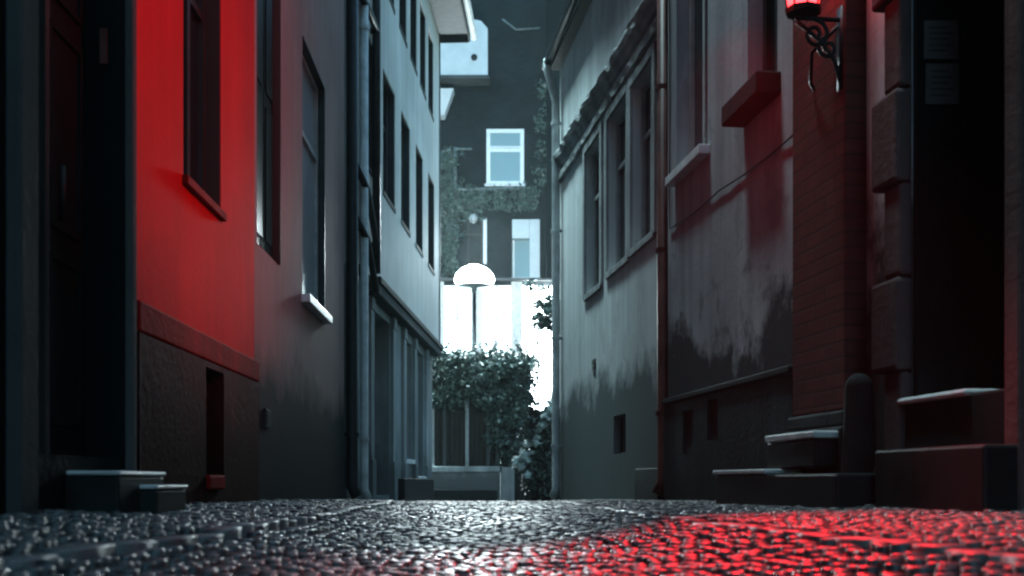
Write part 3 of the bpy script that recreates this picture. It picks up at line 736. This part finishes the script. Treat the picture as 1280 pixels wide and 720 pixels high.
ld = bpy.data.lights.new('extra_red_road_spot', 'SPOT'); ld.energy = 400; ld.color = (1,.012,.018); ld.shadow_soft_size = .08; ld.spot_size = R(54); ld.spot_blend = 1  # second spot added at the lantern to redden the road
lo3 = bpy.data.objects.new('extra_red_road_spot', ld); COL.objects.link(lo3); lo3.location = lo.location+Vector((-.12,0,-.2))
tgt = Vector((.86, 3.5, 0.2)); lo3.rotation_euler = (lo3.location-tgt).to_track_quat('Z', 'Y').to_euler()

# cables and small fittings on the near walls
def cable(root, fr, pts, mat='pipe_d', r=.006):
    mb = MB(); P_ = []
    for i in range(len(pts)-1):
        a, b = pts[i], pts[i+1]
        for k in range(8):
            f = k/8; P_.append(fr.P(a[0]+(b[0]-a[0])*f, a[1]+(b[1]-a[1])*f+random.uniform(-.002,.002), a[2]+(b[2]-a[2])*f-.02*math.sin(math.pi*f)))
    P_.append(fr.P(*pts[-1])); mb.tube(P_, r, 6); return mb.build('cable', M[mat], root, smooth=True)
cable(rg, FR, [(pb+.12, pr+.012, CZ+1.95), (wA[0]-.3, pr+.012, CZ+1.98), (vE-.1, pr+.012, CZ+2.0), (vE-.1, pr+.012, CZ+4.5)])
def vent(root, fr, u, n, z, w_=.16, h_=.12):
    mb = MB(); fr.box(mb, u, u+w_, n-.01, n+.012, z, z+h_)
    for k in range(4): fr.box(mb, u+.012, u+w_-.012, n+.012, n+.02, z+.016+k*.025, z+.028+k*.025)
    mb.build('air_vent', M['frame_d'], root)
vent(gr, FL, uy(7.3), .0, CZ+.35); vent(ph, FR, FR.u(745), .0, CZ+1.2)
# ---- 7. brick building at the end
class FlatFrame(Frame): pass
BY = 32.0
FB = Frame((-7, BY), (7, BY), 'L')   # normal faces -Y
sB = FPX/BY
bu = lambda px: 7+(px-HX)/sB; bz = lambda py: CZ+(HY-py)/sB
bk = thing('brick_building', 'dark brick building with white-framed windows closing the end of the alley', 'building', (0, BY, 0))
wW = (bu(608), bu(655), bz(231), bz(161), .06); wV = (bu(640), bu(675), bz(348), bz(274), .28); wU = (bu(566), bu(604), bz(330), bz(273), .2)
ops = [wW, wV, wU, (bu(750), bu(790), bz(231), bz(161), .1), (bu(480), bu(520), bz(231), bz(161), .1)]
wall(FB, 0, 14, ZB, CZ+15, ops, 6).build('wall', M['brick'], bk)
w = window(bk, FB, wW, fm='frame_w', pm='blind', sillm='sill', mull=0, trans=1, ft=.11, shelf=.1)
mb = MB(); FB.box(mb, wW[0]+.11, wW[1]-.11, -.035, -.02, wW[2]+.95, wW[2]+1.05); mb.build('blind_rail', M['frame_w'], w)
w = window(bk, FB, wV, fm='frame_w', pm='blind', sillm='sill', mull=0, trans=0, ft=.07)
mb = MB(); a, b, c, d, r = wV
FB.box(mb, b-.30, b-.002, -.27, .02, c+.02, d-.002); FB.box(mb, a+.002, b-.302, -.27, .015, d-.55, d-.003)
mb.build('white_reveal', M['white'], w, bevel=.02)
w = window(bk, FB, wU, fm='frame_d', mull=1); mb = MB(); FB.box(mb, wU[1]+.004, wU[1]+.1, 0, .03, wU[2], wU[3]); mb.build('white_casing', M['frame_w'], w)
for op in ops[3:]: window(bk, FB, op, fm='frame_w', sillm='sill')
mb = MB()
mb.tube([FB.P(bu(569),.06,bz(185)), FB.P(bu(569),.06,bz(236)), FB.P(bu(572),.06,bz(238)), FB.P(bu(656),.06,bz(236)), FB.P(bu(656),.06,bz(228))], .05, 8)
mb.build('wall_pipe', M['pipe_m'], bk, smooth=True); mb = MB()
mb.tube([FB.P(bu(569),.06,bz(187)), FB.P(bu(590),.06,bz(187))], .035, 8)
mb.build('wall_pipe', M['pipe_m'], bk, smooth=True); mb = MB()
mb.tube([FB.P(bu(628),.06,bz(25)), FB.P(bu(645),.06,bz(38)), FB.P(bu(675),.06,bz(36))], .03, 8)
mb.build('wall_pipe', M['pipe_m'], bk, smooth=True)
mb = MB(); FB.box(mb, bu(683), bu(712), -.01, .5, bz(352), CZ+14.9); mb.build('dark_upright', M['dark'], bk)  # plain dark upright box at the right of the brick
roof_slab(bk, FB, 0, 14, CZ+15, .3, 6)
# white bay high on the brick wall
wb = thing('white_bay', 'white rendered bay with a round dark vent high on the brick wall', 'bay', FB.P(bu(580), .3, bz(103)))
mb = MB(); n0, n1 = .004, .55; pts = [(bu(545), bz(103)), (bu(610), bz(103)), (bu(610), bz(45)), (bu(602), bz(36)), (bu(592), bz(34)), (bu(545), bz(60))]
fr_ = [FB.P(p[0], n1, p[1]) for p in pts]; bk_ = [FB.P(p[0], n0, p[1]) for p in pts]; n = len(pts)
mb.v += fr_+bk_; mb.f.append(tuple(range(n))); mb.m.append(0); mb.f.append(tuple(range(n, 2*n))[::-1]); mb.m.append(0)
for i in range(n): mb.f.append((i, (i+1) % n, n+(i+1) % n, n+i)); mb.m.append(0)
mb.build('bay_wall', M['white'], wb)
mb = MB(); c = FB.P(bu(593.5), n1, bz(81)); mb.tube([c, (c[0], c[1]-.03, c[2])], .09, 18); mb.build('vent', M['metal_d'], wb)
mb = MB(); FB.box(mb, bu(547), bu(611)+.03, .006, n1+.04, bz(103)-.1, bz(103)-.003); mb.build('ledge', M['trimdark'], wb)
mb = MB(); P = FB.P
mb.hexa([P(bu(545),.01,bz(150)), P(bu(556),.01,bz(150)), P(bu(556),.3,bz(148)), P(bu(545),.3,bz(148)), P(bu(545),.01,bz(118)), P(bu(568),.01,bz(118)), P(bu(568),.5,bz(118)), P(bu(545),.5,bz(118))])
mb.build('bracket', M['white'], wb)
# small unlit globe lamp on the brick wall
gl = thing('globe_wall_lamp', 'small unlit globe lamp on the brick wall above the street lamp', 'lamp', FB.P(bu(592), .1, bz(275)))
mb = MB(); c = FB.P(bu(592), .25, bz(276)); mb.lathe(c, [(.02,-.13),(.09,-.10),(.13,0),(.10,.09),(.04,.13)], 16); mb.build('globe', M['frame_g'], gl, smooth=True)
mb = MB(); mb.tube([FB.P(bu(592), .005, bz(268)), FB.P(bu(592), .2, bz(267)), FB.P(bu(592), .25, bz(270))], .02, 8); mb.build('arm', M['metal_d'], gl)

# ---- 8. lit glazed annex in front of the brick wall
AY = 29.5
FA = Frame((-4.2, AY), (4.2, AY), 'L'); sA = FPX/AY
au = lambda px: 4.2+(px-HX)/sA; az = lambda py: CZ+(HY-py)/sA
an = thing('glazed_annex', 'brightly lit frosted glass annex behind the hedge', 'building', (0, AY, -.55))
cols = [au(px) for px in (452, 500, 548, 596, 646, 700, 752, 800)]
zA0, zA1, zA2, zA3 = CZ-.55, CZ+.4, az(398), az(357)
mb = MB()
for c in cols:
    mb = MB(); FA.box(mb, c-.15, c+.15, -.1, .06, zA0, zA3+.1); mb.build('column', M['frame_g'], an, bevel=.01)
mb = MB(); FA.box(mb, cols[0], cols[-1], -.08, .04, zA2-.03, zA2+.03); mb.build('rail', M['frame_g'], an); mb = MB(); FA.box(mb, cols[0], cols[-1], -.08, .05, zA0, CZ+.3); mb.build('base_rail', M['frame_g'], an)
for i in range(len(cols)-1):
    big = 'panel2' if i == 4 else ('panel' if i < 4 else 'blind')  # unseen left panes kept lit to brighten the right-hand wall
    mb = MB(); FA.box(mb, cols[i]+.152, cols[i+1]-.152, -.06, -.03, CZ+.302, zA2-.032)
    w = mb.build('window', M[big], an)
    mb = MB(); FA.box(mb, cols[i]+.152, cols[i+1]-.152, -.06, -.03, zA2+.032, zA3); mb.build('upper_pane', M['panel3'] if i < 4 else M[big], w)
    if i < 5:
        mb = MB(); uc = (cols[i]+cols[i+1])/2; FA.box(mb, uc-.03, uc+.03, -.028, .0, CZ+.31, zA3-.002); mb.build('mullion', M['frame_g'], w)
mb = MB(); FA.box(mb, cols[0]-.2, cols[-1]+.2, -2.4, .25, zA3+.1, zA3+.16); mb.build('roof', M['roof'], an)
mb = MB(); FA.box(mb, cols[0]-.1, cols[0]-.012, -2.4, -.1, zA0, zA3+.1); mb.build('side_wall', M['white'], an); mb = MB(); FA.box(mb, cols[-1]+.012, cols[-1]+.1, -2.4, -.1, zA0, zA3+.1); mb.build('side_wall', M['white'], an)

# ---- 9. street lamp
LY = 24.4; sl = FPX/LY; lx = (593-HX)/sl
st = thing('street_lamp', 'lit mushroom-shaped street lamp behind the hedge', 'street lamp', (lx, LY, CZ-.5))
zl = CZ+(HY-358)/sl
mb = MB(); mb.tube([(lx,LY,CZ-.5),(lx,LY,CZ+.3),(lx,LY,CZ+.32),(lx,LY,zl)], [.075,.07,.045,.04], 12); mb.build('pole', M['metal_d'], st, smooth=True)
mb = MB(); mb.lathe((lx,LY,zl), [(.10,0),(.40,.05),(.44,.14),(.40,.26),(.28,.38),(.10,.46),(.02,.47)], 28); mb.build('lamp_shade', M['lampglass'], st, smooth=True)
mb = MB(); mb.lathe((lx,LY,zl), [(.05,-.14),(.07,-.03),(.36,.0),(.36,.03),(.1,.035)], 24); mb.build('collar', M['frame_g'], st, smooth=True)
ld = bpy.data.lights.new('street_lamp_light', 'POINT'); ld.energy = 800; ld.color = (.80,.96,1); ld.shadow_soft_size = .5
lo = bpy.data.objects.new('street_lamp_light', ld); COL.objects.link(lo); lo.location = (lx, LY-.1, zl+.25+.5)

# ---- 10. gate, low wall, hedge
GYY = 22.6; sg = FPX/GYY; gx = lambda px: (px-HX)/sg; gz = lambda py: CZ+(HY-py)/sg
lw = thing('low_garden_wall', 'low pale garden wall under the dark gate', 'wall', (gx(583), GYY-.1, CZ-.45))
mb = MB(); mb.box(gx(520), gx(625), GYY-.12, GYY+.12, CZ-.6, gz(590)); mb.build('wall', M['cream_low'], lw, bevel=.01)
mb = MB(); mb.box(gx(520), gx(625), GYY-.16, GYY+.16, gz(590)+.003, gz(583)); mb.build('coping', M['string'], lw, bevel=.012)
mb = MB(); mb.box(gx(627), gx(643), GYY-.17, GYY+.12, CZ-.6, gz(584)); mb.build('pillar', M['string'], lw, bevel=.015)
mb = MB(); mb.box(gx(520), gx(622), GYY-.42, GYY-.17, CZ-.6, gz(612)); mb.build('step', M['step_dark'], lw, bevel=.01)
gt = thing('garden_gate', 'dark boarded gate screen below the hedge', 'gate', (gx(583), GYY, gz(583)))
mb = MB(); x = gx(538)
while x < gx(622): mb.box(x, x+.085, GYY-.02, GYY+.02, gz(582), gz(498)); x += .1
mb.box(gx(534), gx(626), GYY+.025, GYY+.05, gz(583), gz(496)); mb.box(gx(626)+.002, gx(700), GYY+.025, GYY+.05, CZ-.6, gz(520))
mb.build('board_panel', M['wood'], gt)
for px in (541, 556, 584, 610, 622):
    mb = MB(); mb.box(gx(px)-.035, gx(px)+.035, GYY-.07, GYY-.022, gz(583)+.003, gz(500)); mb.build('post', M['frame_g'] if px in (541, 584) else M['trimdark'], gt)
mb = MB(); mb.box(gx(540), gx(622), GYY-.05, GYY-.024, gz(503), gz(498)); mb.build('rail', M['trimdark'], gt)

def leaves(mb, pts, size, up=.35, nrm=None):
    for p in pts:
        a = Vector((random.gauss(0,1), random.gauss(0,1), random.gauss(0,1))).normalized()
        nz = Vector((random.gauss(0,.6), random.gauss(-.35,.6), random.gauss(up,.6))).normalized()
        t = a.cross(nz)
        if t.length < .1: continue
        t.normalize(); b = nz.cross(t); s = size*random.choice((random.uniform(.4,.9), random.uniform(.7,1.2), random.uniform(.9,1.6))); p = Vector(p)
        n = len(mb.v)
        mb.v += [tuple(p-t*s), tuple(p+b*s*.5-nz*s*.12), tuple(p+t*s), tuple(p-b*s*.5-nz*s*.12)]
        mb.f += [(n, n+1, n+2), (n, n+2, n+3)]; mb.m += [0, 0]
def blob(c, r, n):
    out = []
    for _ in range(n):
        d = Vector((random.gauss(0,1), random.gauss(0,1), random.gauss(0,1))).normalized()
        q = random.random()**.45
        out.append((c[0]+d.x*r[0]*q, c[1]+d.y*r[1]*q, c[2]+d.z*r[2]*q))
    return out
hd = thing('hedge_bush', 'dense dark leafy hedge spilling over the gate', 'hedge', (gx(655), GYY+.25, CZ-.5))
mb = MB()
for i in range(330):
    px = random.uniform(538, 664); lo_ = 505 if px < 605 else 505+75*min(1, (px-605)/30)
    py = random.uniform(444, lo_); c = (gx(px), GYY+random.uniform(-.15, .75), gz(py)); r = random.uniform(.12, .2)
    leaves(mb, blob(c, (r*1.2, r, r), 75), .05)
for i in range(26):
    x0 = gx(random.uniform(545, 666)); y0 = GYY+random.uniform(-.1, .4); z0 = gz(random.uniform(436, 452)); dx = random.uniform(-.15,.15)
    for k in range(7): leaves(mb, blob((x0+dx*k/6, y0, z0+random.uniform(.16,.3)*k/6), (.035,.035,.03), 4), .04)
for i in range(110):
    px = random.uniform(612, 668); c = (gx(px), GYY+random.uniform(-.1, .5), gz(random.uniform(446, 585)))
    leaves(mb, blob(c, (.2,.16,.16), 70), .05)
mb.build('foliage', M['leaf'], hd)
mb = MB()
for k in range(7):
    x0 = gx(655)+random.uniform(-.1,.1); pts = [(x0, GYY+.25, CZ-.5)]
    for i in range(1, 6): pts.append((x0+(gx(random.uniform(555,660))-x0)*(i/5)**1.5, GYY+.25+random.uniform(-.1,.1), CZ-.5+(gz(450)-CZ+.5)*(i/5)**.7))
    mb.tube(pts, [.04,.035,.03,.022,.016,.01], 6)
mb.build('stem', M['bark'], hd)
# climbing plant on a dark post at right
PY = 17.6; sp_ = FPX/PY; ppx = lambda px: (px-HX)/sp_; ppz = lambda py: CZ+(HY-py)/sp_
fw = thing('wooden_screen', 'dark wooden screen past the pale house corner', 'fence', (ppx(690), PY, CZ-.35))
mb = MB(); x = ppx(664)
while x < ppx(664)+1.6: mb.box(x, x+.11, PY+.02, PY+.05, CZ-.5, ppz(512)+random.uniform(-.01,.01)); x += .115
mb.box(ppx(664), ppx(664)+1.6, PY+.055, PY+.07, CZ-.5, ppz(516))
mb.build('boards', M['wood'], fw)
mb = MB(); mb.box(ppx(662), ppx(662)+.07, PY+.052, PY+.12, CZ-.5, ppz(508)); mb.build('post', M['wood'], fw)
cp = thing('climbing_plant', 'plant with leaves painted pale as if lit, trailing down the edge of the wooden screen', 'plant', (ppx(655), PY-.1, CZ-.35))
mb = MB(); mb2 = MB()
for i in range(70):
    f = random.random(); px = 647+43*f+random.gauss(0, 4); py = 590-82*f**.9+random.gauss(0, 6)
    c = (ppx(px), PY-.08+random.uniform(-.08,.08), ppz(py)); (leaves(mb2, blob(c, (.06,.06,.05), 30), .036, .8) if random.random() < .7 else leaves(mb, blob(c, (.07,.07,.06), 26), .03))
for i in range(60):
    f = random.random(); px = 652+f*42; py = random.uniform(590-82*f, 622)
    leaves(mb, blob((ppx(px), PY-.06, ppz(py)), (.07,.06,.09), 24), .03)
for i in range(60):
    leaves(mb, blob((ppx(random.uniform(650, 690)), PY-.04, ppz(random.uniform(520, 620))), (.07,.05,.09), 20), .035)
o = mb.build('foliage', M['ivy'], cp); mb2.build('lit_foliage', M['leaf2'], cp)  # second mesh holds the leaves painted as lit
mb = MB()
for k in range(6):
    pts = [(ppx(646+k*6), PY-.06, CZ-.4)]
    for i in range(1, 5): pts.append((ppx(646+k*6+i*5+random.uniform(-3,3)), PY-.06, CZ-.4+(.25+.2*k)*i/2.2))
    mb.tube(pts, .009, 5)
mb.build('stem', M['bark'], cp)
# young tree right of the annex
TX, TY = 1.55, 21.0; stt = FPX/TY; tx = lambda px: (px-HX)/stt; tz = lambda py: CZ+(HY-py)/stt
tr = thing('small_tree', 'small tree leaning out from behind the pale house', 'tree', (TX, TY, CZ-.42))
mb = MB(); mb.tube([(TX,TY,CZ-.42),(TX-.05,TY,CZ+1),(TX-.1,TY,CZ+2.2),(TX-.3,TY,CZ+3.3),(TX-.7,TY,CZ+3.9)], [.09,.08,.065,.045,.02], 9)
mb.tube([(TX-.12,TY,CZ+2.3),(tx(700),TY-.1,CZ+2.9),(tx(672),TY-.1,tz(395))], [.05,.03,.01], 7)
mb.tube([(TX-.3,TY,CZ+3.2),(TX,TY+.3,CZ+4),(TX+.4,TY+.3,CZ+4.5)], [.04,.03,.012], 7); mb.build('trunk', M['bark'], tr, smooth=True)
mb = MB()
for i in range(42): leaves(mb, blob((tx(random.uniform(668, 712)), TY+random.uniform(-.3,.3), tz(random.uniform(372, 412))), (.14,.14,.09), 45), .045)
for i in range(5): leaves(mb, blob((tx(random.uniform(655, 690)), TY+random.uniform(-.2,.2), tz(random.uniform(345, 368))), (.12,.12,.06), 26), .04)
for i in range(60): leaves(mb, blob((TX+random.gauss(.3,.5), TY+random.gauss(.2,.4), CZ+3.9+random.gauss(0,.5)), (.22,.22,.18), 40), .045)
mb.build('crown', M['leaf'], tr)
# ivy on the brick wall
iv = thing('wall_ivy', 'dark ivy clinging to the brick wall around the pipes', 'ivy', FB.P(bu(560), .05, bz(330)))
mb = MB()
def ivyp(px, py, k=26): 
    c = FB.P(bu(px), .1, bz(py)); leaves(mb, blob(c, (.2,.09,.2), k), .06, .2)
for i in range(95): ivyp(560+random.gauss(0, 7), random.uniform(190, 345))
for i in range(80): ivyp(random.uniform(565, 668), 249+random.gauss(0, 6))
for i in range(25): ivyp(random.uniform(560, 600), random.uniform(240, 275))
for i in range(18): ivyp(680+random.gauss(0,5), random.uniform(90, 260))
mb.build('foliage', M['ivy'], iv)
mb = MB(); mb.tube([FB.P(bu(557),.03,-.4), FB.P(bu(560),.03,bz(340)), FB.P(bu(556),.03,bz(240)), FB.P(bu(561),.03,bz(195))], [.05,.04,.03,.01], 7); mb.build('stem', M['bark'], iv)

# courtyard side walls (seen only from a step aside)
for (x0, x1, nm, lb) in ((-6.4, -6.1, 'courtyard_wall', 'tall dark wall on the left of the courtyard'), (5.4, 5.7, 'courtyard_wall', 'tall dark wall on the right of the courtyard')):
    mb = MB(); mb.box(x0, x1, 20.5, 31.9, ZB, CZ+5); o = mb.build(nm, M['dark']); tag(o, lb, 'wall')

# ------------------------------------------------------------------ light
W = bpy.data.worlds.new('World'); SC.world = W; W.use_nodes = True
nt = W.node_tree; bg = nt.nodes['Background']
sky = nt.nodes.new('ShaderNodeTexSky'); sky.sky_type = 'NISHITA'; sky.sun_disc = False
SE, SR = 73.5, -75.0
sky.sun_elevation = R(SE); sky.sun_rotation = R(SR)
mx = mix(nt, 1.0, sky.outputs[0], (.64,1.0,.95), 'MULTIPLY')
nt.links.new(mx, bg.inputs[0]); bg.inputs[1].default_value = .125
sd = bpy.data.lights.new('sun', 'SUN'); sd.energy = 5.0; sd.angle = R(18); sd.color = (.62,.93,1)
so = bpy.data.objects.new('sun', sd); COL.objects.link(so)
az_ = R(SR); el = R(SE)
d = Vector((math.sin(az_)*math.cos(el), math.cos(az_)*math.cos(el), math.sin(el)))
so.rotation_euler = d.to_track_quat('Z', 'Y').to_euler(); so.location = (0, 0, 20)

mb = MB(); mb.box(-30, 30, -25, 60, -2.6, 24)  # thin haze added for glow round the lamps and lifted darks
hz = mb.build('haze', None); hz['kind'] = 'stuff'
hm = bpy.data.materials.new('glow_haze'); hm.use_nodes = True; hn = hm.node_tree; hn.nodes.clear()
ho = hn.nodes.new('ShaderNodeOutputMaterial'); hv = hn.nodes.new('ShaderNodeVolumePrincipled')
hv.inputs['Color'].default_value = (.80,.95,.96,1); hv.inputs['Density'].default_value = HAZE; hv.inputs['Anisotropy'].default_value = .5
hn.links.new(hv.outputs[0], ho.inputs['Volume']); hz.data.materials.clear(); hz.data.materials.append(hm)
# ------------------------------------------------------------------ camera
cd = bpy.data.cameras.new('camera'); cam = bpy.data.objects.new('camera', cd); COL.objects.link(cam)
cam.location = (0, 0, CZ); cam.rotation_euler = (R(90), 0, 0)
cd.sensor_width = 36; cd.lens = 36*FPX/1280; cd.shift_y = (HY-360)/1280; cd.clip_start = .05; cd.clip_end = 1500
cd.dof.use_dof = True; cd.dof.focus_distance = 9.0; cd.dof.aperture_fstop = 2.8
SC.camera = cam
for o in bpy.data.objects:
    if '_o' in o: del o['_o']
SC.view_settings.view_transform = 'Standard'; SC.view_settings.look = 'None'; SC.view_settings.gamma = 1; SC.view_settings.exposure = 1.7
SC.render.engine = 'CYCLES'
SC.cycles.use_denoising = True
SC.cycles.filter_width = 2.2
SC.cycles.max_bounces = 6
SC.cycles.volume_bounces = 0
SC.render.use_persistent_data = False
